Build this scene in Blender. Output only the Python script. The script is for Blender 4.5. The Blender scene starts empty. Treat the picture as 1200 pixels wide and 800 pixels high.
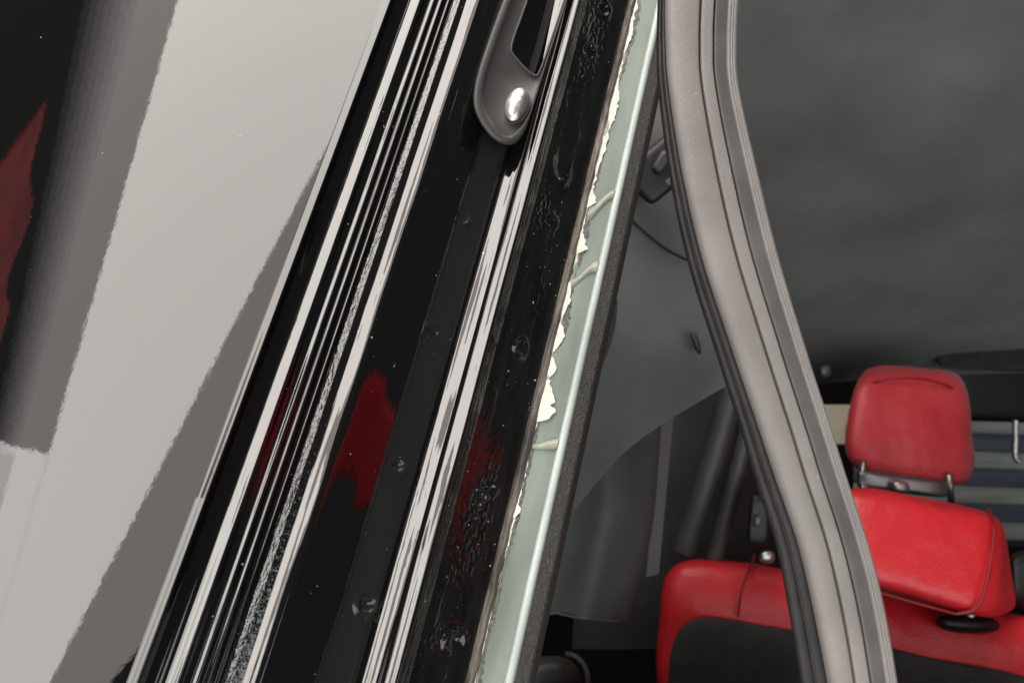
import bpy, bmesh, math, random
from mathutils import Vector, Matrix, noise
random.seed(7)
S = bpy.context.scene
C = bpy.context.collection

# ------------------------------------------------------------------ camera
F = 924.0                                   # focal length in px of the 1200 x 800 photograph
cam_d = bpy.data.cameras.new('camera'); cam = bpy.data.objects.new('camera', cam_d); C.objects.link(cam)
cam.rotation_euler = (math.radians(90), 0, 0)
cam_d.sensor_width = 36; cam_d.lens = F / 1200 * 36
cam_d.clip_start = 0.01; cam_d.clip_end = 200
cam_d.dof.use_dof = True; cam_d.dof.focus_distance = 0.40; cam_d.dof.aperture_fstop = 14
S.camera = cam

# ------------------------------------------------------------------ ambient light of the workshop
w = bpy.data.worlds.new('World'); S.world = w; w.use_nodes = True
w.node_tree.nodes['Background'].inputs[0].default_value = (0.95, 1.0, 0.98, 1)
w.node_tree.nodes['Background'].inputs[1].default_value = 0.06

# ceiling lamps of the workshop (long fluorescent panels over and behind the photographer)
AX = Vector((-0.57, -0.82, 0)).normalized(); PV = Vector((0.82, -0.57, 0)).normalized()
def ceiling_lamp(name, a0, a1, p0, p1, z, radiance, col, AX=AX):
    PV = Vector((-AX.y, AX.x, 0))
    L = bpy.data.lights.new(name, 'AREA'); L.shape = 'RECTANGLE'
    L.size = abs(p1 - p0); L.size_y = abs(a1 - a0)
    L.energy = radiance * math.pi * L.size * L.size_y; L.color = col
    o = bpy.data.objects.new(name, L); C.objects.link(o)
    c = AX * (a0 + a1) / 2 + PV * (p0 + p1) / 2 + Vector((0, 0, z))
    m = Matrix((PV, -AX, PV.cross(-AX))).transposed().to_4x4(); m.translation = c
    if m.col[2].z < 0:
        m = Matrix((-PV, -AX, (-PV).cross(-AX))).transposed().to_4x4(); m.translation = c
    o.matrix_world = m
    return o
AXA = Vector((-0.55, -0.835, 0)).normalized()
ceiling_lamp('ceiling_lamp', -0.7, 6.0, -0.575, -0.075, 1.30, 5.6, (1, 0.97, 0.905), AXA)
ceiling_lamp('ceiling_lamp_side', 2.45, 5.2, -2.0, -0.577, 1.30, 5.6, (1, 0.97, 0.905), AXA)
ceiling_lamp('ceiling_glow', -0.9, 6.2, -0.66, 0.50, 1.33, 2.6, (1, 0.89, 0.84))
for i in range(7):  # added strips of falling strength, softening the glow's mirrored left edge
    ceiling_lamp('glow_fade_strip', -0.9, 2.6, -0.66 - 0.018 * (i + 1), -0.66 - 0.018 * i, 1.33, 2.6 * (1 - (i + 1) / 8) ** 1.3, (1, 0.90, 0.92))
# added fill lamp, low behind the camera, to light cabin and seal
wl = bpy.data.lights.new('low_fill', 'AREA'); wl.shape = 'RECTANGLE'; wl.size = 4.5; wl.size_y = 1.9
wl.energy = 3.0 * math.pi * 4.5 * 1.9; wl.color = (0.98, 1, 0.98)
wo = bpy.data.objects.new('low_fill', wl); C.objects.link(wo); wo.location = (0.3, -2.4, -0.85); wo.rotation_euler = (math.radians(90), 0, 0)

S.view_settings.view_transform = 'Standard'; S.view_settings.look = 'None'
S.view_settings.exposure = 0.0; S.view_settings.gamma = 1.0
S.cycles.max_bounces = 8

# ------------------------------------------------------------------ materials
def mat(name, col, rough=0.5, ior=1.5, metal=0.0, col2=None, nscale=20, nstretch=(1, 1, 1), bump=0, bscale=200,
        bstretch=(1, 1, 1), coat=0, detail=4, ramp=(0.35, 0.65), spec=0.5, sheen=0, rough2=None, bdist=0.001, speck=None):
    m = bpy.data.materials.new(name); m.use_nodes = True
    nt = m.node_tree; b = nt.nodes['Principled BSDF']
    b.inputs['Base Color'].default_value = (*col, 1); b.inputs['Roughness'].default_value = rough
    b.inputs['IOR'].default_value = ior; b.inputs['Metallic'].default_value = metal
    b.inputs['Coat Weight'].default_value = coat; b.inputs['Specular IOR Level'].default_value = spec
    b.inputs['Sheen Weight'].default_value = sheen
    tc = nt.nodes.new('ShaderNodeTexCoord')
    def nz(scale, stretch, det):
        mp = nt.nodes.new('ShaderNodeMapping'); mp.inputs['Scale'].default_value = stretch
        n = nt.nodes.new('ShaderNodeTexNoise'); n.inputs['Scale'].default_value = scale; n.inputs['Detail'].default_value = det
        nt.links.new(tc.outputs['Object'], mp.inputs[0]); nt.links.new(mp.outputs[0], n.inputs['Vector'])
        return n
    last = None
    if col2:
        n = nz(nscale, nstretch, detail)
        r = nt.nodes.new('ShaderNodeValToRGB')
        r.color_ramp.elements[0].position = ramp[0]; r.color_ramp.elements[1].position = ramp[1]
        r.color_ramp.elements[0].color = (*col, 1); r.color_ramp.elements[1].color = (*col2, 1)
        nt.links.new(n.outputs['Fac'], r.inputs[0]); last = r.outputs[0]
        if rough2 is not None:
            mr = nt.nodes.new('ShaderNodeMapRange'); mr.inputs['From Min'].default_value = ramp[0]; mr.inputs['From Max'].default_value = ramp[1]
            mr.inputs['To Min'].default_value = rough; mr.inputs['To Max'].default_value = rough2
            nt.links.new(n.outputs['Fac'], mr.inputs['Value']); nt.links.new(mr.outputs[0], b.inputs['Roughness'])
    if speck:                               # dust specks: (colour, scale, threshold)
        n = nz(speck[1], (1, 1, 1), 2)
        r = nt.nodes.new('ShaderNodeValToRGB'); r.color_ramp.interpolation = 'LINEAR'
        r.color_ramp.elements[0].position = speck[2]; r.color_ramp.elements[1].position = speck[2] + 0.02
        r.color_ramp.elements[0].color = (0, 0, 0, 1); r.color_ramp.elements[1].color = (1, 1, 1, 1)
        mx = nt.nodes.new('ShaderNodeMix'); mx.data_type = 'RGBA'
        nt.links.new(n.outputs['Fac'], r.inputs[0]); nt.links.new(r.outputs[0], mx.inputs[0])
        if last: nt.links.new(last, mx.inputs[6])
        else: mx.inputs[6].default_value = (*col, 1)
        mx.inputs[7].default_value = (*speck[0], 1); last = mx.outputs[2]
    if last: nt.links.new(last, b.inputs['Base Color'])
    if bump:
        n = nz(bscale, bstretch, 3)
        bp = nt.nodes.new('ShaderNodeBump'); bp.inputs['Strength'].default_value = bump; bp.inputs['Distance'].default_value = bdist
        nt.links.new(n.outputs['Fac'], bp.inputs['Height']); nt.links.new(bp.outputs[0], b.inputs['Normal'])
    return m

M = {}
M['paint'] = mat('black_gloss_paint', (0.004, 0.004, 0.004), 0.02, 1.6, bump=0.012, bscale=300, bdist=0.0006, speck=((0.5, 0.5, 0.5), 260, 0.80))
M['paint_in'] = mat('black_gutter_paint', (0.004, 0.004, 0.004), 0.04, 1.76, bump=0.11, bscale=260, bstretch=(1, 1, 0.12), bdist=0.0008, speck=((0.5, 0.5, 0.5), 420, 0.76))
M['paint_seam'] = mat('black_seam_sealer', (0.006, 0.006, 0.007), 0.06, 1.75, bump=0.5, bscale=700, bstretch=(1, 1, 0.5), bdist=0.0008)
M['satin'] = mat('black_satin_paint', (0.020, 0.020, 0.0205), 0.14, 1.5, bump=0.1, bscale=300, bdist=0.0005, speck=((0.3, 0.3, 0.3), 420, 0.76))
M['flange'] = mat('black_flange_paint', (0.005, 0.005, 0.005), 0.07, 1.55, bump=0.3, bscale=420, bstretch=(1, 1, 0.3), bdist=0.001, col2=(0.012, 0.012, 0.012), nscale=150, nstretch=(1, 1, 0.2), rough2=0.12, speck=((0.55, 0.55, 0.55), 380, 0.74))
M['sealer'] = mat('dirty_sealer', (0.05, 0.045, 0.04), 0.45, col2=(0.20, 0.17, 0.14), nscale=90, nstretch=(1, 1, 0.3), bump=0.4, bscale=600)
M['adhesive'] = mat('green_grey_adhesive', (0.17, 0.20, 0.175), 0.4, col2=(0.27, 0.31, 0.275), nscale=45, nstretch=(1, 1, 0.25), bump=0.1, bscale=250)
M['cream'] = mat('cream_paint', (0.74, 0.73, 0.62), 0.6, col2=(0.85, 0.84, 0.74), nscale=300, bump=0.4, bscale=900)
M['smear'] = mat('cream_sealant', (0.30, 0.31, 0.24), 0.4, col2=(0.40, 0.40, 0.32), nscale=120)
M['bead'] = mat('white_edge_bead', (0.42, 0.48, 0.455), 0.3, col2=(0.56, 0.62, 0.595), nscale=100, nstretch=(1, 1, 0.2))
M['grime'] = mat('sticky_grime', (0.05, 0.048, 0.042), 0.5, col2=(0.16, 0.17, 0.15), nscale=500, bump=0.5, bscale=900)
M['felt'] = mat('grey_felt', (0.035, 0.032, 0.03), 0.9, col2=(0.075, 0.07, 0.066), nscale=900, bump=0.8, bscale=1200)
M['bracket'] = mat('bracket_coating', (0.060, 0.058, 0.056), 0.40, bump=0.15, bscale=1500, bdist=0.0004)
M['steel'] = mat('zinc_steel', (0.78, 0.77, 0.74), 0.42, metal=1, col2=(0.5, 0.5, 0.48), nscale=250, bump=0.3, bscale=260, bdist=0.002)
M['rubber'] = mat('grey_rubber', (0.205, 0.190, 0.180), 0.5, col2=(0.25, 0.232, 0.22), nscale=30, bump=0.4, bscale=700, bdist=0.0006, speck=((0.5, 0.48, 0.45), 230, 0.78))
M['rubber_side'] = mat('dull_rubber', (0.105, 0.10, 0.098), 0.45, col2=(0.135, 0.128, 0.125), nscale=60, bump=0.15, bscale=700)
M['rubber_dark'] = mat('dark_rubber', (0.010, 0.009, 0.009), 0.5, col2=(0.018, 0.016, 0.015), nscale=80, bump=0.2, bscale=700)
M['suede'] = mat('grey_suede', (0.130, 0.144, 0.137), 0.95, col2=(0.182, 0.20, 0.191), nscale=6, nstretch=(0.8, 1, 1.45), detail=10, ramp=(0.36, 0.66), bump=0.5, bscale=500, sheen=0.15, spec=0.2)
M['suede_trim'] = mat('grey_suede_trim', (0.098, 0.106, 0.102), 0.9, col2=(0.128, 0.138, 0.132), nscale=11, detail=5, bump=0.3, bscale=900, sheen=0.15, spec=0.2)
M['suede_dark'] = mat('charcoal_suede', (0.055, 0.060, 0.057), 0.85, col2=(0.08, 0.087, 0.083), nscale=12, detail=5, bump=0.3, bscale=900, spec=0.3)
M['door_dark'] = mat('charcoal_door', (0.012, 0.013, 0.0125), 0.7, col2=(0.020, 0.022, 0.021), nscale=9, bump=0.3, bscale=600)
M['plastic'] = mat('black_plastic', (0.006, 0.006, 0.006), 0.5, bump=0.1, bscale=900)
M['shell'] = mat('black_carpet', (0.012, 0.013, 0.0125), 0.95, spec=0.1)
M['grey_plastic'] = mat('grey_plastic', (0.085, 0.09, 0.09), 0.35)
M['gunmetal'] = mat('gunmetal', (0.30, 0.31, 0.31), 0.35, metal=0.9, col2=(0.22, 0.23, 0.23), nscale=40)
M['dark_grey'] = mat('dark_grey_plastic', (0.03, 0.032, 0.031), 0.5, col2=(0.04, 0.042, 0.04), nscale=30)
M['leather'] = mat('red_leather', (0.50, 0.014, 0.020), 0.40, col2=(0.58, 0.022, 0.030), nscale=14, bump=0.35, bscale=260, bdist=0.0016)
M['leather_far'] = mat('hazed_red_leather', (0.50, 0.03, 0.04), 0.45, col2=(0.58, 0.045, 0.055), nscale=14, bump=0.3, bscale=260, bdist=0.0014, sheen=0.12)  # same red leather, with haze and extra light put into its paler colour
M['card_red'] = mat('bright_red_leather', (0.72, 0.02, 0.035), 0.5)  # red of the added door card, raised to strengthen its reflection
M['piping'] = mat('red_piping', (0.22, 0.006, 0.010), 0.5)
M['back_fabric'] = mat('charcoal_back_fabric', (0.016, 0.017, 0.017), 0.85, col2=(0.026, 0.027, 0.027), nscale=40, bump=0.3, bscale=800)
M['belt'] = mat('grey_webbing', (0.11, 0.112, 0.11), 0.7, bump=0.3, bscale=600, bstretch=(1, 1, 4))
M['slat_blue'] = mat('slate_blue_slat', (0.07, 0.09, 0.125), 0.5, col2=(0.10, 0.12, 0.155), nscale=18, nstretch=(0.3, 1, 3))
M['slat_grey'] = mat('pale_grey_slat', (0.30, 0.32, 0.31), 0.5, col2=(0.42, 0.44, 0.43), nscale=18, nstretch=(0.3, 1, 3))
M['paper'] = mat('cream_card', (0.88, 0.86, 0.66), 0.7)
M['added_red'] = mat('added_red_cloth', (0.22, 0.008, 0.012), 0.8, col2=(0.42, 0.015, 0.02), nscale=9)

# ------------------------------------------------------------------ helpers
def W(px, py, d):
    return Vector(((px - 600) / F * d, d, (400 - py) / F * d))
def link(name, mesh, m, parent=None, smooth=True):
    o = bpy.data.objects.new(name, mesh); C.objects.link(o)
    mesh.materials.clear(); mesh.materials.append(m)
    if smooth:
        for p in mesh.polygons: p.use_smooth = True
    if parent: o.parent = parent
    return o
def pyobj(name, v, f, m, parent=None, smooth=True):
    me = bpy.data.meshes.new(name); me.from_pydata([tuple(p) for p in v], [], f); me.update()
    bm = bmesh.new(); bm.from_mesh(me); bmesh.ops.recalc_face_normals(bm, faces=bm.faces); bm.to_mesh(me); bm.free()
    return link(name, me, m, parent, smooth)
def empty(name, loc=(0, 0, 0)):
    o = bpy.data.objects.new(name, None); C.objects.link(o); o.location = loc; o.empty_display_size = 0.02
    return o
def tag(o, label, cat=None, group=None, kind=None):
    o['label'] = label
    if cat: o['category'] = cat
    if group: o['group'] = group
    if kind: o['kind'] = kind
    return o
def chaikin(P, n=2):
    for _ in range(n):
        Q = [P[0]]
        for a, b in zip(P, P[1:]):
            Q.append(a.lerp(b, 0.25)); Q.append(a.lerp(b, 0.75))
        Q.append(P[-1]); P = Q
    return P
def resample(P, step):
    out = [P[0]]
    for a, b in zip(P, P[1:]):
        n = max(1, int((b - a).length / step + 0.5))
        for i in range(1, n + 1): out.append(a.lerp(b, i / n))
    return out
def grid_faces(nu, nv, off=0, close_u=False):
    f = []
    for i in range(nu - (0 if close_u else 1)):
        for j in range(nv - 1):
            a = off + i * nv + j; b = off + ((i + 1) % nu) * nv + j
            f.append((a, b, b + 1, a + 1))
    return f
def tube(name, pts, rads, m, parent=None, seg=12, flat=None):
    pts = [Vector(p) for p in pts]; n = len(pts)
    if not hasattr(rads, '__len__'): rads = [rads] * n
    v = []
    for i, p in enumerate(pts):
        t = (pts[min(i + 1, n - 1)] - pts[max(i - 1, 0)]).normalized()
        a = t.cross(Vector((0, 1, 0)))
        if a.length < 1e-3: a = t.cross(Vector((1, 0, 0)))
        a.normalize(); b = t.cross(a)
        for k in range(seg):
            th = 2 * math.pi * k / seg
            v.append(p + a * math.cos(th) * rads[i] + b * math.sin(th) * rads[i] * (flat or 1))
    f = []
    for i in range(n - 1):
        for k in range(seg):
            f.append((i * seg + k, i * seg + (k + 1) % seg, (i + 1) * seg + (k + 1) % seg, (i + 1) * seg + k))
    f.append(tuple(range(seg))); f.append(tuple((n - 1) * seg + k for k in range(seg)))
    return pyobj(name, v, f, m, parent)
def smooth_path(pts, n=3): return chaikin([Vector(p) for p in pts], n)
def spow(x, e): return math.copysign(abs(x) ** e, x)
def trilin(c8, x, y, z):
    # c8: front tl, tr, br, bl then back tl, tr, br, bl ; x right, z up, y deep, each in [-1,1]
    u = (x + 1) / 2; v = (1 - z) / 2; d = (y + 1) / 2
    fr = c8[0].lerp(c8[1], u).lerp(c8[3].lerp(c8[2], u), v)
    bk = c8[4].lerp(c8[5], u).lerp(c8[7].lerp(c8[6], u), v)
    return fr.lerp(bk, d)
def squircle(x, y, z, e):
    # direction to a super-ellipsoid surface point with exponent e (bigger = boxier)
    r = (abs(x) ** e[0] + abs(z) ** e[0]) ** (e[1] / e[0]) + abs(y) ** e[1]
    r = r ** (-1 / e[1])
    return x * r, y * r, z * r
def cushion(name, c8, e, m, parent=None, n=28, wobble=0.0):
    v = []; f = []; key = {}
    def vert(x, y, z):
        k = (round(x, 5), round(y, 5), round(z, 5))
        if k not in key:
            key[k] = len(v); a = squircle(x, y, z, e); p = trilin(c8, *a)
            if wobble: p = p + (p - trilin(c8, 0, 0, 0)).normalized() * wobble * (noise.noise(p * 14) + 0.22 * noise.noise(p * 55) + 0.08 * noise.noise(p * 130))
            v.append(p)
        return key[k]
    lin = [-1 + 2 * i / n for i in range(n + 1)]
    for ax in range(3):
        for s in (-1, 1):
            for i in range(n):
                for j in range(n):
                    q = []
                    for a, b in ((lin[i], lin[j]), (lin[i + 1], lin[j]), (lin[i + 1], lin[j + 1]), (lin[i], lin[j + 1])):
                        c = [0, 0, 0]; c[ax] = s; c[(ax + 1) % 3] = a; c[(ax + 2) % 3] = b
                        q.append(vert(*c))
                    f.append(tuple(q))
    return pyobj(name, v, f, m, parent)
def Q8(fr, bk): return [W(*p) for p in fr] + [W(*p) for p in bk]
def box(name, c8, m, parent=None, bevel=0.0):
    o = pyobj(name, c8, [(0, 1, 2, 3), (4, 7, 6, 5), (0, 4, 5, 1), (1, 5, 6, 2), (2, 6, 7, 3), (3, 7, 4, 0)], m, parent, False)
    if bevel:
        bm = bmesh.new(); bm.from_mesh(o.data)
        bmesh.ops.bevel(bm, geom=bm.edges[:], offset=bevel, segments=3, affect='EDGES', profile=0.5)
        bm.to_mesh(o.data); bm.free()
        for p in o.data.polygons: p.use_smooth = True
    return o
def plate(name, outline, d, thick, m, parent=None, to=W, bevel=0.0, flatdir=None):
    # outline px list laid at depth d, extruded away from the viewer
    a = [to(x, y, d) for x, y in outline]; n = len(a)
    nrm = (a[1] - a[0]).cross(a[n // 2] - a[0]).normalized()
    if flatdir: nrm = flatdir
    elif nrm.y < 0: nrm = -nrm
    v = a + [p + nrm * thick for p in a]
    f = [tuple(range(n)), tuple(range(2 * n - 1, n - 1, -1))] + [(i, (i + 1) % n, n + (i + 1) % n, n + i) for i in range(n)]
    o = pyobj(name, v, f, m, parent, False)
    if bevel:
        bm = bmesh.new(); bm.from_mesh(o.data)
        ed = [e for e in bm.edges if all(len(fc.verts) > 4 or True for fc in e.link_faces) and any(len(fc.verts) == n for fc in e.link_faces)]
        bmesh.ops.bevel(bm, geom=ed, offset=bevel, segments=3, affect='EDGES', profile=0.5)
        bm.to_mesh(o.data); bm.free()
    return o

# ------------------------------------------------------------------ the car body: frame running along the gutter
AZ = Vector((650, 924, 2533)).normalized()
EX = (Vector((1, 0, 0)) - AZ * AZ.x).normalized(); EY = AZ.cross(EX)
R3 = Matrix((EX, EY, AZ)).transposed(); RI = R3.transposed()
body = empty('black_car'); body.matrix_world = R3.to_4x4()
tag(body, 'glossy black car body edge with stepped door gutter and reflections of a ceiling lamp', 'car body')
def lp(px, d):                               # profile point: px on the middle row + depth
    p = RI @ W(px, 400, d); return Vector((p.x, p.y, 0))
def on_plane(px, py, yp):                    # pixel to a point in the plane local y = yp
    r = RI @ W(px, py, 1.0); return r * (yp / r.y)
Z0, Z1 = -0.26, 0.42
def strip(name, pts, m, step=0.0006, zstep=0.003, disp=None, cuts=2, close=False):
    if cuts:                                 # keep long facets flat, round only their corners
        q = [pts[0]]
        for (x0, d0), (x1, d1) in zip(pts, pts[1:]):
            if x1 - x0 > 7:
                for t in (0.16, 0.84): q.append((x0 + (x1 - x0) * t, d0 + (d1 - d0) * t))
            q.append((x1, d1))
        pts = q
    P = resample(chaikin([lp(*p) for p in pts], cuts), step)
    nz_ = int((Z1 - Z0) / zstep) + 1
    N = []
    for i in range(len(P)):
        t = (P[min(i + 1, len(P) - 1)] - P[max(i - 1, 0)]).normalized(); N.append(Vector((t.y, -t.x, 0)))
    v = []
    for i, p in enumerate(P):
        for j in range(nz_):
            z = Z0 + (Z1 - Z0) * j / (nz_ - 1)
            q = Vector((p.x, p.y, z))
            if disp: q += N[i] * disp(i / (len(P) - 1), z, q)
            v.append(q)
    return pyobj(name, v, grid_faces(len(P), nz_), m, body)
def wavy(amp, fx=220, fz=9):
    return lambda u, z, q: amp * noise.noise(Vector((q.x * fx, q.y * fx, q.z * fz))) * (math.sin(math.pi * min(1, max(0, u))) ** 0.5 if 0 < u < 1 else 0)

def rippled(amp, fx, fz, rip, lam):
    base = wavy(amp, fx, fz)
    def fn(u, z, q):
        a = base(u, z, q); e = min(1.0, 6 * u, 6 * (1 - u))
        k = 0.55 + 0.9 * noise.noise(Vector((q.x * 120, 5, q.z * 7)))
        ph = 1.5 * noise.noise(Vector((2, q.x * 60, q.z * 5)))
        return a + e * rip * k * math.sin(2 * math.pi * q.x / lam + ph)
    return fn
pp = []
for i in range(45):
    x = -330 + (298 + 330) * i / 44; u = (300 - x) / 240; pp.append((x, 0.33 + 0.002 * u * u))
strip('outer_panel', pp, M['paint'], step=0.004, zstep=0.006, cuts=0)
strip('panel_edge', [(298, .33), (299, .32992), (309, .3294), (311, .3300), (313, .3312), (318, .3335), (326, .336), (333, .3375), (335, .3377)], M['paint'], step=0.00028, disp=rippled(0.0001, 220, 9, 0.000018, 0.0019))
strip('gutter_lip', [(335, .3377), (337, .3373), (350.5, .3366), (353, .3376), (358, .3400), (363, .3420), (365, .34205), (370, .3418), (372, .3426), (375, .3442), (377, .3444), (381, .34418), (383, .3453), (387, .3472), (389, .3474), (391, .3473), (393, .3483), (396, .3495)], M['paint_in'], step=0.00028, disp=rippled(0.00025, 190, 16, 0.000026, 0.0021))
strip('seam_bead', [(396, .3495), (398, .3490), (406, .34865), (409, .3494), (415, .3506)], M['paint_seam'], disp=wavy(0.0003, 300, 30))
strip('inner_lip', [(415, .3506), (417.5, .3504), (422, .35018), (427, .34992), (431, .3498), (435, .3503), (440, .3522), (443, .3537)], M['paint_in'], step=0.00028, disp=rippled(0.0004, 170, 24, 0.00003, 0.0023))
strip('gutter_wall', [(443, .3537), (455, .3600), (470, .3678), (484, .3747), (490, .3777)], M['paint_in'], disp=wavy(0.0003, 60, 12))

FL_Y = (lp(490, .3777).y + lp(530, .3927).y) / 2
FG_Y = (lp(576, .3917).y + lp(641, .4255).y) / 2
floor_spots = [on_plane(x, y, FL_Y) for x, y in ((542, 256), (507, 392), (466, 545), (428, 708), (572, 120))]
flange_spots = [on_plane(x, y, FG_Y) for x, y in ((657, 195), (645, 255), (610, 402), (571, 568), (532, 752), (690, 60), (708, 5))]
def dimpled(spots, rad, depth, base):
    par = [(random.uniform(.75, 1.25), random.uniform(.5, 1.2), random.uniform(1.0, 1.7), random.uniform(0, 6.28)) for _ in spots]
    def fn(u, z, q):
        r = base(u, z, q) if base else 0
        for s, (k, dk, el, ph) in zip(spots, par):
            d = math.hypot(q.x - s.x, (q.z - s.z) / el) / (rad * k)
            if d < 2.2:
                th = math.atan2(q.z - s.z, q.x - s.x)
                r += dk * depth * (-0.8 * math.exp(-(d * 1.7) ** 2) + (0.5 + 0.4 * math.cos(th + ph)) * math.exp(-((d - 1.0) / 0.25) ** 2) + 0.25 * math.exp(-d * d) * noise.noise(q * 600))
        return r
    return fn
strip('gutter_floor', [(490, .3777), (494, .3807), (512, .3867), (530, .3927)], M['satin'], step=0.0007, zstep=0.0012, disp=dimpled(floor_spots, 0.0040, 0.0018, wavy(0.0002, 80, 20)))
strip('gutter_ridge', [(530, .3927), (533, .3902), (536, .3890), (545, .38815), (553, .3875), (555, .3880), (557.5, .3882), (560, .3879), (566, .38735), (573, .3867), (575, .389), (576.5, .3917)], M['paint_in'], step=0.00028, disp=rippled(0.00035, 160, 26, 0.00004, 0.0026))
def flange_base(u, z, q):
    e = math.sin(math.pi * u) ** 0.5 if 0 < u < 1 else 0
    a = 0.0006 * noise.noise(Vector((q.x * 90, 0, q.z * 30)))
    g = 0.0
    for zc, zw, uc, uw, am in ((flange_spots[3].z - 0.018, 0.024, 0.6, 0.2, 1.3), (flange_spots[2].z, 0.006, 0.5, 0.2, 0.8), (flange_spots[5].z + 0.01, 0.03, 0.5, 0.25, 0.7), (flange_spots[1].z, 0.012, 0.45, 0.2, 0.9), (flange_spots[4].z, 0.008, 0.5, 0.2, 0.9)):
        g += am * math.exp(-((z - zc) / zw) ** 2) * math.exp(-((u - uc) / uw) ** 2)
    a += 0.0012 * g * noise.noise(Vector((q.x * 700, 3, q.z * 420)))
    return a * e
strip('pinch_flange', [(576.5, .3917), (583, .3985), (600, .408), (622, .4185), (641, .4255)], M['flange'], step=0.0006, zstep=0.001, disp=dimpled(flange_spots, 0.0042, 0.0022, flange_base))
strip('sealer_line', [(641, .4255), (644, .4238), (648, .4235), (652, .426)], M['sealer'], zstep=0.0015, disp=wavy(0.0009, 500, 120))
adh = strip('adhesive_strip', [(652, .426), (681.5, .4275)], M['adhesive'], step=0.001, disp=wavy(0.0004, 60, 25))
strip('edge_bead', [(680.5, .4275), (681.5, .4252), (685.5, .4245), (689.5, .4254), (691, .428)], M['bead'], step=0.0004, disp=wavy(0.00015, 60, 60))
strip('felt_edge', [(691, .428), (692, .4275), (705, .4300), (708, .4325), (712, .47)], M['felt'], zstep=0.0015, disp=wavy(0.0004, 500, 400))

# chipped cream paint along the sealer, larger loose flakes, smears
AD_Y = lp(666, .4268).y
def ragged(name, rows, lift, m, thick=0.0004):
    # rows: (py, px_left, px_right) from top to bottom
    L = [on_plane(a, y, AD_Y - lift) for y, a, b in rows]; Rr = [on_plane(b, y, AD_Y - lift) for y, a, b in rows]
    n = len(rows); v = L + Rr + [p + Vector((0, thick, 0)) for p in L] + [p + Vector((0, thick, 0)) for p in Rr]
    f = []
    for i in range(n - 1):
        f += [(i, n + i, n + i + 1, i + 1), (2 * n + i, 2 * n + i + 1, 3 * n + i + 1, 3 * n + i), (i, i + 1, 2 * n + i + 1, 2 * n + i), (n + i, 3 * n + i, 3 * n + i + 1, n + i + 1)]
    f += [(0, 2 * n, 3 * n, n), (n - 1, 2 * n - 1, 4 * n - 1, 3 * n - 1)]
    return pyobj(name, v, f, m, adh, False)
def edge_x(py, x400): return 1250 + (x400 - 1250) * (py + 2133) / 2533
rows = []
y = -60.0
while y < 870:
    e = edge_x(y, 650.5)
    wd = 0.6 + 1.4 * abs(noise.noise(Vector((y * 0.06, 1, 0)))) * 2 + random.uniform(0, 1.8)
    if y < 320: wd *= 1.35
    if noise.noise(Vector((y * 0.03, 7, 0))) < -0.25 or y > 640: wd *= 0.45
    rows.append((y, e - 0.6, e + wd)); y += random.uniform(1.6, 4.5)
grime = []
for y, a, b in rows:
    k = max(0.0, noise.noise(Vector((y * 0.012, 3, 0))) + 0.25)
    grime.append((y, a, b + 1 + 13 * k * random.uniform(0.7, 1.1)))
ragged('grime', grime, 0.0007, M['grime'], 0.0003)
o = ragged('chipped_paint_edge', rows, 0.0012, M['cream'])
def flake(y0, y1, wmax, peak):
    r = []; y = y0
    while y < y1:
        t = (y - y0) / (y1 - y0); k = t / peak if t < peak else (1 - t) / (1 - peak)
        e = edge_x(y, 650.5); r.append((y, e - 0.8, e + 1.5 + wmax * (max(0, k) ** 0.8) * random.uniform(0.65, 1.1))); y += random.uniform(1.8, 4)
    r.append((y1, edge_x(y1, 650.5) - 0.8, edge_x(y1, 650.5) + 1.5))
    ragged('paint_flake', r, 0.0016, M['cream'], 0.0005)
for a in ((20, 62, 5, .5), (92, 160, 9, .6), (140, 205, 6, .4), (222, 243, 9, .7), (272, 297, 12, .8), (330, 372, 6, .5), (378, 412, 9, .4), (440, 494, 21, .92), (418, 446, 9, .5), (590, 606, 6, .5)):
    flake(*a)
def smear_at(y0, h, rise):
    top = []; bot = []
    for i in range(13):
        t = i / 12; k = t * t * (3 - 2 * t); yy = y0 + rise * (1 - k)
        top.append((edge_x(yy, 653 + 27.5 * t), yy + random.uniform(-.5, .5)))
        yb = yy + h * (0.75 + 0.25 * math.sin(3 * t + y0)); bot.append((edge_x(yb, 653 + 27.5 * t), yb))
    P = [on_plane(x, y, AD_Y - 0.0011) for x, y in top] + [on_plane(x, y, AD_Y - 0.0011) for x, y in bot]
    f = [(i, i + 1, 14 + i, 13 + i) for i in range(12)]
    P += [p + Vector((0, .002, 0)) for p in P]
    f += [(i + 1, i, 26 + i, 27 + i) for i in range(12)] + [(13 + i, 14 + i, 40 + i, 39 + i) for i in range(12)]
    pyobj('sealant_smear', P, f, M['smear'], adh)
smear_at(222, 18, 22); smear_at(305, 17, 22); smear_at(514, 11, 6)

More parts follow.
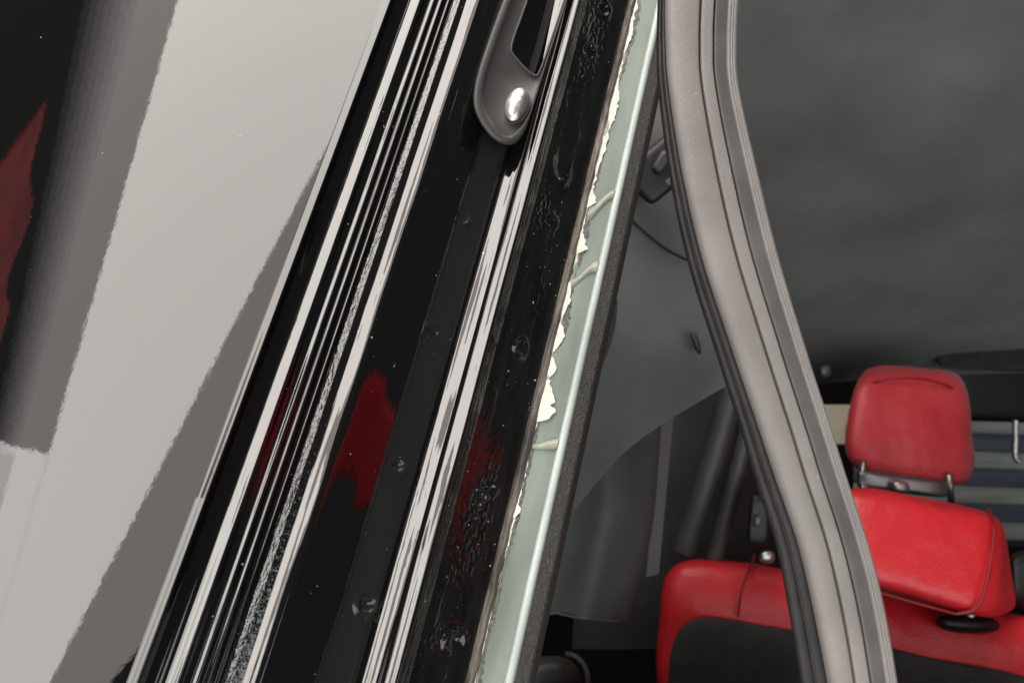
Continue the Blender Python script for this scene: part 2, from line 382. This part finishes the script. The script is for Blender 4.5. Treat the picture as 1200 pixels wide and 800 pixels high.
# ------------------------------------------------------------------ strut bracket bolted into the gutter
BY = lp(475, .3645).y
def bp(px, py, yp):                          # the bracket leans with the gutter: deeper towards the ridge
    x4 = 1250 + (px - 1250) * 2533 / (py + 2133)
    return on_plane(px, py, yp + 0.00019 * (x4 - 468))
br = empty('strut_bracket'); br.matrix_world = R3.to_4x4()
tag(br, 'dark grey cast bracket with rounded end and silver screw, at the top of the gutter', 'bracket')
def loop(pts, n=3):
    P = [Vector((a, b, 0)) for a, b in pts]
    for _ in range(n):
        Q = []
        for a, b in zip(P, P[1:] + P[:1]): Q += [a.lerp(b, .25), a.lerp(b, .75)]
        P = Q
    return P
outer = [(640, -130), (600, -30), (574, 38), (556, 92), (553, 120), (560, 142), (580, 168), (602, 172), (614, 158), (622, 136), (640, 78), (668, -8), (700, -110)]
def inset(poly, k, side=False):
    n = len(poly); out = []
    for i in range(n):
        a, b, d = poly[i - 1], poly[i], poly[(i + 1) % n]
        t1 = (b - a).normalized(); t2 = (d - b).normalized(); t = (t1 + t2)
        t = t.normalized() if t.length > 1e-6 else t1
        xc = 603 + (150 - b.y) * 0.30; sf = 1.0
        if side:
            sf = max(0.22, min(1.0, 0.6 + (xc - b.x) / 30)); kk = max(0.0, min(1.0, (b.y - 135) / 32)); sf = sf + (1 - sf) * kk
        out.append(b + Vector((t.y, -t.x, 0)) * k * sf)
    return out
OL = loop(outer)
area = sum(a.x * b.y - b.x * a.y for a, b in zip(OL, OL[1:] + OL[:1]))
sg = -1 if area > 0 else 1
# concentric rings: outside skirt, rim shoulder, rim top, step down to the recessed face
rings = [(0, 0.010), (0, 0.001), (-0.8, 0.0), (-2, -0.0012), (-9, -0.0016), (-10.5, -0.0010), (-12, 0.0012), (-13.5, 0.0018)]
ringv = []
for k, yo in rings:
    pl = inset(OL, -k * sg, True) if k else OL
    ringv.append([bp(p.x, p.y, BY + yo) for p in pl])
n = len(OL); v = [p for r in ringv for p in r]; f = []
for i in range(len(rings) - 1):
    for k in range(n): f.append((i * n + k, i * n + (k + 1) % n, (i + 1) * n + (k + 1) % n, (i + 1) * n + k))
# recessed face with the window cut out: bridge the inner ring to the window outline through nearest angles
win = loop([(646, -100), (616, 2), (596, 54), (599, 66), (628, 96), (637, 80), (660, 12), (696, -100)], 2)
wv = [bp(p.x, p.y, BY + 0.0018) for p in win]
bm = bmesh.new()
bv = [bm.verts.new(p) for p in v]
for q in f: bm.faces.new([bv[i] for i in q])
inner = bv[(len(rings) - 1) * n:]
wb = [bm.verts.new(p) for p in wv]
e1 = [bm.edges.get((inner[i], inner[(i + 1) % n])) for i in range(n)]
e2 = [bm.edges.new((wb[i], wb[(i + 1) % len(wb)])) for i in range(len(wb))]
bmesh.ops.triangle_fill(bm, edges=e1 + e2, use_beauty=True)
bmesh.ops.recalc_face_normals(bm, faces=bm.faces)
me = bpy.data.meshes.new('bracket_plate'); bm.to_mesh(me); bm.free()
link('bracket_plate', me, M['bracket'], br)
# window frame: raised lip and inside wall
prof = [(0, .0018), (-1.2, .0006), (-2.4, .0004), (-3.2, .0012), (-3.4, .005)]
wa = sum(a.x * b.y - b.x * a.y for a, b in zip(win, win[1:] + win[:1])); ws = -1 if wa > 0 else 1
v = []; f = []
for k, yo in prof:
    for p in (inset(win, -k * ws) if k else win): v.append(bp(p.x, p.y, BY + yo))
n2 = len(win)
for i in range(len(prof) - 1):
    for k in range(n2): f.append((i * n2 + k, i * n2 + (k + 1) % n2, (i + 1) * n2 + (k + 1) % n2, (i + 1) * n2 + k))
pyobj('window_rim', v, f, M['bracket'], br)
pyobj('window_recess', [bp(p.x, p.y, BY + .0035 + (p.x - 600) * 0.00012) for p in win], [tuple(range(n2))], M['paint'], br, False)
# domed screw with a washer
def dome(name, c, yo, rx, rz, h, m, rot=0.0, rings_=8, seg=32, dish=0.0):
    cc = bp(c[0], c[1], BY + yo); v = [cc + Vector((0, -h + dish, 0))]; f = []
    for i in range(1, rings_ + 1):
        t = i / rings_
        for k in range(seg):
            th = 2 * math.pi * k / seg
            x = math.cos(th) * rx * t; z = math.sin(th) * rz * t
            yy = -h * (1 - t ** 2.2) ** 0.7 + (dish * math.exp(-(t * 4) ** 2))
            v.append(cc + Vector((x * math.cos(rot) - z * math.sin(rot), yy, x * math.sin(rot) + z * math.cos(rot))))
    for k in range(seg): f.append((0, 1 + k, 1 + (k + 1) % seg))
    for i in range(rings_ - 1):
        for k in range(seg): f.append((1 + i * seg + k, 1 + (i + 1) * seg + k, 1 + (i + 1) * seg + (k + 1) % seg, 1 + i * seg + (k + 1) % seg))
    return pyobj(name, v, f, m, br)
px2m = 0.40 / F
dome('screw_seat', (605, 124), 0.0017, 17 * px2m, 28 * px2m, 0.0012, M['bracket'])
dome('screw_head', (605, 122), -0.0010, 13 * px2m, 25 * px2m, 0.0035, M['steel'])

# ------------------------------------------------------------------ loose rubber door seal hanging across the opening
seal = empty('door_seal', W(820, 300, .335))
tag(seal, 'loose grey rubber door seal with long grooves, curving down across the opening', 'door seal')
LR = [(-140, 790, 885, .345), (-60, 776, 873, .342), (0, 773, 869, .34), (50, 772, 867, .338), (100, 774, 870, .335), (200, 787, 892, .33), (300, 808, 917, .325), (400, 839, 947, .318), (500, 871, 979, .312), (560, 889, 998, .308), (640, 914, 1024, .303), (720, 930, 1044, .297), (800, 943, 1058, .29), (870, 952, 1067, .285), (950, 960, 1073, .28)]
def catm(T, s):
    n = len(T) - 1; i = min(int(s * n), n - 1); t = s * n - i
    p0, p1, p2, p3 = T[max(i - 1, 0)], T[i], T[i + 1], T[min(i + 2, n)]
    return [0.5 * (2 * b + (c - a) * t + (2 * a - 5 * b + 4 * c - d) * t * t + (3 * b - a - 3 * c + d) * t ** 3) for a, b, c, d in zip(p0, p1, p2, p3)]
NS = 180
frames = []
for i in range(NS + 1):
    y, l, r, d = catm(LR, i / NS); frames.append((W(l, y, d), W(r, y, d)))
def seal_part(name, prof, m, jitter=0):
    # prof: (fraction across, metres toward the viewer)
    P = chaikin([Vector((a, b, 0)) for a, b in prof], 2); v = []
    for i, (l, r) in enumerate(frames):
        a, b = frames[max(i - 1, 0)], frames[min(i + 1, NS)]
        t = ((b[0] + b[1]) - (a[0] + a[1])).normalized(); ac = r - l
        nrm = t.cross(ac).normalized()
        if nrm.y > 0: nrm = -nrm
        k = 0.07 + 0.19 * min(1.0, max(0.0, (i / NS - 0.10) / 0.75))       # the dark lip turns outwards further down
        for p in P:
            x = p.x
            if x < .155 and not name.startswith('ribbed'): x = x * k / .155
            elif x < .497 and not name.startswith('ribbed'): x = k + (x - .155) * (.497 - k) / .342
            q = l + ac * x + nrm * p.y
            q = q + nrm * 0.00025 * noise.noise(q * 45) + nrm * 0.0001 * noise.noise(q * 260)
            v.append(q - seal.location)
    return pyobj(name, v, grid_faces(len(frames), len(P)), m, seal)
mm = 0.001
seal_part('dark_lip', [(.10, -9 * mm), (.02, -7 * mm), (-.005, -5 * mm), (.03, -3.2 * mm), (.07, -3 * mm), (.085, -3.8 * mm), (.10, -2.8 * mm), (.145, -2.6 * mm), (.16, -3.5 * mm), (.17, -4 * mm)], M['rubber_dark'])
seal_part('main_bead', [(.155, -5 * mm), (.155, -2.2 * mm), (.18, -0.2 * mm), (.26, 1.2 * mm), (.36, 1.6 * mm), (.45, 1.2 * mm), (.482, .8 * mm), (.494, .2 * mm), (.4965, -3.4 * mm)], M['rubber'])
seal_part('groove', [(.480, -2.6 * mm), (.505, -3.2 * mm), (.53, -2.6 * mm)], M['rubber_dark'])
seal_part('middle_band', [(.514, -3.4 * mm), (.516, .4 * mm), (.53, .85 * mm), (.60, .8 * mm), (.655, .5 * mm), (.666, .1 * mm), (.668, -3.6 * mm)], M['rubber'])
seal_part('groove', [(.65, -2.8 * mm), (.676, -3.4 * mm), (.70, -2.8 * mm)], M['rubber_dark'])
seal_part('side_band', [(.685, -3.6 * mm), (.687, -.2 * mm), (.71, -.1 * mm), (.78, -1.2 * mm), (.84, -2.2 * mm), (.855, -2.6 * mm)], M['rubber_side'])
seal_part('ribbed_edge', [(.85, -2.8 * mm), (.857, -1.5 * mm), (.88, -1.2 * mm), (.895, -1.5 * mm), (.90, -1.9 * mm), (.91, -1.5 * mm), (.925, -1.6 * mm), (.935, -2.1 * mm), (.945, -1.7 * mm), (.97, -2.2 * mm), (.995, -3.4 * mm), (1.0, -6 * mm), (.97, -9 * mm), (.5, -10 * mm), (.10, -9 * mm)], M['rubber'])

# ------------------------------------------------------------------ cabin
def patch(name, cols, m, parent=None, nu=40, nv=40, wob=0.0, wf=6):
    # cols: list of columns (left to right), each a list of (px,py,d) top to bottom, same count
    nc, nr = len(cols), len(cols[0]); v = []
    for i in range(nu + 1):
        col = [catm([c[r] for c in cols], i / nu) for r in range(nr)]
        for j in range(nv + 1):
            p = W(*catm(col, j / nv))
            if wob: p += Vector((0, 1, 0)) * wob * noise.noise(p * wf)
            v.append(p)
    return pyobj(name, v, grid_faces(nu + 1, nv + 1), m, parent)
hl = patch('headliner', [[(690, -260, .95), (690, 0, 1.12), (690, 200, 1.35), (690, 420, 1.75), (690, 470, 1.95)],
                         [(900, -260, .95), (900, 0, 1.12), (900, 200, 1.35), (900, 400, 1.75), (900, 455, 1.95)],
                         [(1100, -260, .95), (1100, 0, 1.15), (1100, 200, 1.38), (1100, 385, 1.78), (1100, 440, 2.0)],
                         [(1500, -260, .95), (1500, 0, 1.2), (1500, 200, 1.45), (1500, 375, 1.85), (1500, 430, 2.1)]], M['suede'], wob=0.02, wf=3)
tag(hl, 'dark grey suede headliner over the cabin, mottled', kind='structure')
# black carpet shell that closes the cabin behind everything
cs = pyobj('cabin_shell', [W(560, 900, 1.9), W(1700, 900, 2.6), W(1700, 640, 3.2), W(560, 640, 2.4), W(560, 380, 2.4), W(1095, 380, 3.1), W(1095, 640, 3.1),
                           W(560, 900, .62), W(1700, 900, .9), W(520, -200, .95), W(520, 900, .95), W(520, 420, 2.4), W(520, 640, 2.4)],
           [(0, 1, 2, 3), (3, 6, 5, 4), (7, 8, 1, 0), (10, 9, 11, 12), (10, 12, 3, 0)], M['shell'], None, False)
tag(cs, 'black carpeted cabin walls behind the seats', kind='structure')

# pillar trim
pt = empty('pillar_trim', W(760, 520, .8))
tag(pt, 'dark grey suede pillar trim panel behind the loose door seal', 'pillar trim')
def under(o, par):
    o.parent = par; o.matrix_parent_inverse = Matrix.Translation(-par.location)
    return o
def sub(o, par):
    o.parent = par
    return o
up = patch('upper_panel', [[(640, 60, .74), (625, 300, .72), (610, 560, .72), (600, 700, .74)],
                           [(720, 60, .80), (720, 240, .775), (690, 400, .76), (640, 640, .77)],
                           [(770, 60, .90), (778, 200, .83), (775, 380, .79), (735, 528, .80)],
                           [(815, 60, 1.0), (840, 260, .90), (862, 360, .84), (862, 446, .84)]], M['suede_trim'], wob=0.012, wf=8)
under(up, pt)
lo = patch('lower_panel', [[(600, 500, .84), (600, 640, .84), (600, 735, .84)], [(680, 490, .84), (665, 640, .83), (640, 715, .83)],
                           [(725, 480, .835), (712, 620, .80), (690, 723, .80)], [(770, 470, .86), (757, 620, .87), (722, 726, .88)], [(778, 455, .93), (764, 620, .93), (735, 728, .93)]], M['suede_dark'], wob=0.003)
under(lo, pt)
under(tube('panel_rim', smooth_path([W(600, 738, .838), W(645, 715, .828), W(668, 721, .81), W(692, 724, .80), W(725, 727, .88)]), 0.0018, M['grey_plastic']), pt)
under(tube('trim_seam', smooth_path([W(700, 222, .77), W(722, 240, .772), W(752, 270, .785), W(790, 300, .80), W(845, 318, .83)]), 0.0013, M['plastic']), pt)
sl = patch('slot', [[(696, 346, .742), (684, 400, .738), (668, 480, .738)], [(724, 352, .742), (718, 396, .736), (688, 476, .736)]], M['plastic'], nu=6, nv=16); under(sl, pt)
under(cushion('button', Q8([(808, 388, .775), (817, 390, .775), (824, 416, .78), (815, 414, .78)], [(808, 388, .80), (817, 390, .80), (824, 416, .80), (815, 414, .80)]), (2.5, 2.5), M['dark_grey'], n=8), pt)

# coat hook
ch = empty('coat_hook', W(765, 195, .72)); tag(ch, 'small black plastic coat hook on the pillar trim beside the seal', 'coat hook')
def cush(name, fr, bk, e, m, par, n=20, wobble=0): return under(cushion(name, Q8(fr, bk), e, m, n=n, wobble=wobble), par)
cush('hook_base', [(724, 204, .735), (800, 140, .735), (824, 192, .735), (763, 244, .735)], [(724, 204, .79), (800, 144, .80), (824, 192, .80), (763, 237, .79)], (8, 8), M['plastic'], ch)
cush('hook_tongue', [(762, 198, .727), (774, 176, .727), (802, 172, .727), (772, 207, .727)], [(764, 196, .75), (776, 175, .75), (802, 172, .75), (772, 205, .75)], (5, 4), M['dark_grey'], ch)
cush('hook_slot', [(776, 213, .732), (800, 196, .732), (806, 203, .732), (782, 221, .732)], [(776, 213, .75), (800, 196, .75), (806, 203, .75), (782, 221, .75)], (5, 4), M['grey_plastic'], ch, n=10)

# seat belt and the dark curtain rails behind it
sb = box('seat_belt', Q8([(775, 482, .93), (790, 480, .94), (772, 672, .95), (757, 676, .94)], [(775, 482, .932), (790, 480, .942), (772, 672, .952), (757, 676, .942)]), M['belt'])
tag(sb, 'pale grey seat belt webbing hanging beside the pillar trim', 'seat belt')
for lab, a, b, r in (('thick dark grey door frame rail nearest the seat belt', (858, 455), (800, 645), .018), ('second dark grey door frame rail right of the thick one', (888, 440), (836, 655), .013)):
    mid = ((a[0] + b[0]) / 2 + 3, (a[1] + b[1]) / 2)
    rl = tube('door_frame_rail', smooth_path([W(*a, 1.12), W(*mid, 1.13), W(*b, 1.15)]), r, M['dark_grey'], seg=16)
    tag(rl, lab, 'rail', 'rails behind the seal')
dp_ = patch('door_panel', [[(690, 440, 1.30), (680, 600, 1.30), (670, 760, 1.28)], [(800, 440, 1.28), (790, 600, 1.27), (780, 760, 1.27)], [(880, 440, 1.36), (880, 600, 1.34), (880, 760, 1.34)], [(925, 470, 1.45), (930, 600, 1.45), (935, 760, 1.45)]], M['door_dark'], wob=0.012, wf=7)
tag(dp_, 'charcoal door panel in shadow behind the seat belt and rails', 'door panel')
# buckle
bk = empty('seat_latch', W(888, 615, 1.05)); tag(bk, 'black seat latch with silver knob on top of the red seat back', 'latch')
cush('latch_body', [(880, 578, 1.05), (904, 580, 1.05), (902, 640, 1.05), (874, 640, 1.05)], [(880, 578, 1.09), (904, 580, 1.09), (902, 640, 1.09), (874, 640, 1.09)], (5, 5), M['plastic'], bk)
cush('latch_button', [(884, 604, 1.04), (894, 604, 1.04), (893, 618, 1.04), (883, 618, 1.04)], [(884, 604, 1.06), (894, 604, 1.06), (893, 618, 1.06), (883, 618, 1.06)], (3, 3), M['grey_plastic'], bk, n=8)
cush('knob', [(890, 645, 1.03), (908, 645, 1.03), (908, 660, 1.03), (890, 660, 1.03)], [(890, 645, 1.05), (908, 645, 1.05), (908, 660, 1.05), (890, 660, 1.05)], (2.5, 2.5), M['steel'], bk, n=10)
# round speaker / cup shape low left
cu = empty('cup_holder', W(660, 790, .9)); tag(cu, 'dark round cup holder in the shadow below the pillar trim', 'cup holder')
under(tube('rim', smooth_path([W(652, 770, .88), W(668, 762, .87), W(684, 772, .87), (W(691, 790, .87)), W(690, 815, .88)]), [.003] * 34, M['grey_plastic']) if False else tube('rim', smooth_path([W(664, 765, .88), W(676, 768, .87), W(686, 780, .87), W(690, 796, .87), W(688, 818, .88)], 2), .0028, M['grey_plastic']), cu)
cush('bowl', [(610, 768, .90), (680, 768, .90), (684, 860, .90), (600, 860, .90)], [(610, 768, 1.0), (680, 768, 1.0), (684, 860, 1.0), (600, 860, 1.0)], (3, 3), M['dark_grey'], cu)

# ------------------------------------------------------------------ near red seat
st = empty('leather_seat', W(960, 800, 1.12)); tag(st, 'red leather seat back with charcoal rear panel, lower right', 'seat')
sbk = cush('seat_back', [(768, 640, 1.09), (1300, 745, 1.05), (1330, 1150, 1.05), (768, 1150, 1.05)], [(776, 640, 1.24), (1300, 735, 1.22), (1330, 1150, 1.22), (776, 1150, 1.22)], (9, 4.5), M['leather'], st, n=80, wobble=.005)
cush('rear_panel', [(781, 706, 1.072), (1300, 808, 1.035), (1330, 1150, 1.03), (783, 1150, 1.03)], [(786, 716, 1.12), (1300, 818, 1.10), (1330, 1150, 1.10), (788, 1150, 1.10)], (8, 8), M['back_fabric'], st, n=36, wobble=.004)
sub(tube('seam', smooth_path([W(884, 650, 1.125), W(876, 672, 1.085), W(868, 692, 1.077), W(865, 722, 1.078)]), .0016, M['piping']), sbk)
# near headrest
h1 = empty('near_headrest', W(1130, 735, 1.08)); tag(h1, 'large red leather headrest leaning back above the black seat panel', 'headrest')
hc1 = cush('cushion', [(985, 566, 1.03), (1172, 604, 1.0), (1166, 734, .96), (975, 676, .99)], [(1000, 566, 1.16), (1176, 602, 1.13), (1204, 722, 1.09), (1000, 670, 1.12)], (7, 5), M['leather'], h1, n=70, wobble=.003)
sub(tube('piping', smooth_path([W(1158, 596, 1.045), W(1166, 612, 1.004), W(1163, 645, .99), W(1155, 690, .969), W(1144, 716, .968), W(1120, 719, .975)]), .0017, M['piping']), hc1)
sub(tube('piping', smooth_path([W(1120, 719, .973), W(1080, 708, .978), W(1030, 694, .985), W(985, 680, .99)]), .0016, M['piping']), hc1)
under(tube('post', [W(1137, 718, 1.04), W(1139, 738, 1.05)], .0055, M['steel']), h1)
cush('collar', [(1096, 716, 1.03), (1172, 722, 1.03), (1172, 744, 1.02), (1096, 740, 1.02)], [(1096, 716, 1.09), (1172, 722, 1.09), (1172, 744, 1.09), (1096, 740, 1.09)], (2.4, 2.4), M['plastic'], h1)
cush('hinge_cover', [(1180, 650, 1.10), (1215, 640, 1.10), (1215, 715, 1.10), (1184, 712, 1.10)], [(1180, 650, 1.2), (1215, 640, 1.2), (1215, 715, 1.2), (1184, 712, 1.2)], (4, 4), M['plastic'], h1)

# far headrest
h2 = empty('far_headrest', W(1065, 590, 1.55)); tag(h2, 'smaller red leather headrest farther away, upright on two metal posts', 'headrest')
hc2 = cush('cushion', [(996, 436, 1.50), (1136, 440, 1.50), (1147, 578, 1.47), (984, 554, 1.47)], [(1008, 424, 1.64), (1130, 428, 1.64), (1146, 568, 1.62), (992, 546, 1.62)], (4.6, 4.2), M['leather_far'], h2, n=60, wobble=.005)
sub(tube('top_seam', smooth_path([W(1010, 452, 1.525), W(1034, 445, 1.495), W(1075, 442, 1.487), W(1112, 451, 1.495), W(1126, 463, 1.53)]), .0018, M['piping']), hc2)
cush('hinge_bar', [(1004, 549, 1.46), (1112, 563, 1.46), (1111, 584, 1.46), (1004, 572, 1.46)], [(1004, 549, 1.50), (1112, 563, 1.50), (1111, 584, 1.50), (1004, 572, 1.50)], (6, 4), M['gunmetal'], h2)
under(tube('post', [W(1012, 540, 1.47), W(1008, 590, 1.48)], .006, M['gunmetal']), h2)
under(tube('post', [W(1112, 555, 1.47), W(1115, 590, 1.48)], .006, M['gunmetal']), h2)
cush('release_knob', [(1046, 562, 1.44), (1066, 564, 1.44), (1066, 579, 1.44), (1046, 577, 1.44)], [(1046, 562, 1.47), (1066, 564, 1.47), (1066, 579, 1.47), (1046, 577, 1.47)], (3, 3), M['steel'], h2, n=10)
cush('release_knob', [(1008, 566, 1.44), (1017, 567, 1.44), (1017, 575, 1.44), (1008, 574, 1.44)], [(1008, 566, 1.47), (1017, 567, 1.47), (1017, 575, 1.47), (1008, 574, 1.47)], (3, 3), M['steel'], h2, n=10)

# cream card behind the headrest
cd = box('cream_card', Q8([(960, 474, 1.7), (999, 474, 1.7), (992, 520, 1.7), (960, 520, 1.7)], [(960, 474, 1.706), (999, 474, 1.706), (992, 520, 1.706), (960, 520, 1.706)]), M['paper'])
tag(cd, 'pale cream card showing between the seal and the far red headrest', 'card')
# chrome catch on the header
ct = cushion('roof_catch', Q8([(961, 428, 1.6), (974, 428, 1.6), (974, 442, 1.6), (961, 442, 1.6)], [(961, 428, 1.63), (974, 428, 1.63), (974, 442, 1.63), (961, 442, 1.63)]), (3, 3), M['grey_plastic'], n=8)
tag(ct, 'tiny grey button on the dark header beside the rubber seal', 'button')
# sun visor folded at the far end
sv = cushion('sun_visor', Q8([(1096, 398, 1.9), (1330, 390, 1.9), (1330, 440, 1.85), (1100, 432, 1.85)], [(1096, 398, 1.96), (1330, 390, 1.96), (1330, 440, 1.9), (1100, 432, 1.9)]), (8, 4), M['back_fabric'], n=16)
tag(sv, 'folded charcoal sun visor at the far end of the headliner', 'sun visor')
dd = cushion('dark_window_frame', Q8([(1080, 425, 2.2), (1400, 415, 2.2), (1400, 500, 2.2), (1080, 492, 2.2)], [(1080, 425, 2.3), (1400, 415, 2.3), (1400, 500, 2.3), (1080, 492, 2.3)]), (9, 5), M['plastic'], n=16)
tag(dd, 'black window frame above the slatted shutter', 'window frame')
# slatted shutter outside the far window
sh = empty('slatted_shutter', W(1200, 700, 3.0)); tag(sh, 'slatted shutter of blue grey and pale boards beyond the far window', 'shutter')
yy = 488; k = 0
while yy < 700:
    hh = 19 if k % 2 == 0 else 22
    m_ = M['slat_grey'] if k % 2 == 0 else M['slat_blue']
    s0, s1 = yy, yy + hh - 1.2; dp = 2.9 + (0.0 if k % 2 == 0 else 0.03)
    under(box('slat', Q8([(1000, s0 - 5, dp), (1500, s0 + 14, dp), (1500, s1 + 14, dp), (1000, s1 - 5, dp)], [(1000, s0 - 5, dp + .04), (1500, s0 + 14, dp + .04), (1500, s1 + 14, dp + .04), (1000, s1 - 5, dp + .04)]), m_, bevel=.004), sh)
    yy += hh; k += 1
hk = tube('hanging_hook', smooth_path([W(1190, 492, 2.0), W(1190, 515, 2.0), W(1189, 536, 2.0), W(1194, 541, 2.0)]), [.006] * 26 if False else .007, M['steel'])
tag(hk, 'small metal hook hanging in front of the slatted shutter', 'hook')

# red door card added out of view to give the gutter wall its red reflection
dc = cushion('added_door_card', [Vector(p) for p in ((.95, 1.3, -.14), (.95, .2, -.1), (.95, .2, -.27), (.95, 1.3, -.34), (1.03, 1.3, -.14), (1.03, .2, -.1), (1.03, .2, -.27), (1.03, 1.3, -.34))], (6, 5), M['card_red'], n=20)
tag(dc, 'red leather door card added out of view at the far right, mirrored in the black gutter', 'door card')

# red cloth added out of view to put a red reflection in the outer panel
v = []
for i in range(41):
    a = 0.74 + 0.9 * i / 40
    for j in range(7):
        z = 0.80 + (0.35 - 0.03 * math.sin(i * 0.3)) * j / 6
        q = AX * a + PV * (-0.77 + 0.005 * math.sin(i * 0.45)); v.append((q.x, q.y, z))
rc = pyobj('added_red_cloth', v, grid_faces(41, 7), M['added_red'])
sm = rc.modifiers.new('thickness', 'SOLIDIFY'); sm.thickness = 0.004
tag(rc, 'red cloth added out of view beside the ceiling lamp, mirrored at the left edge', 'cloth')
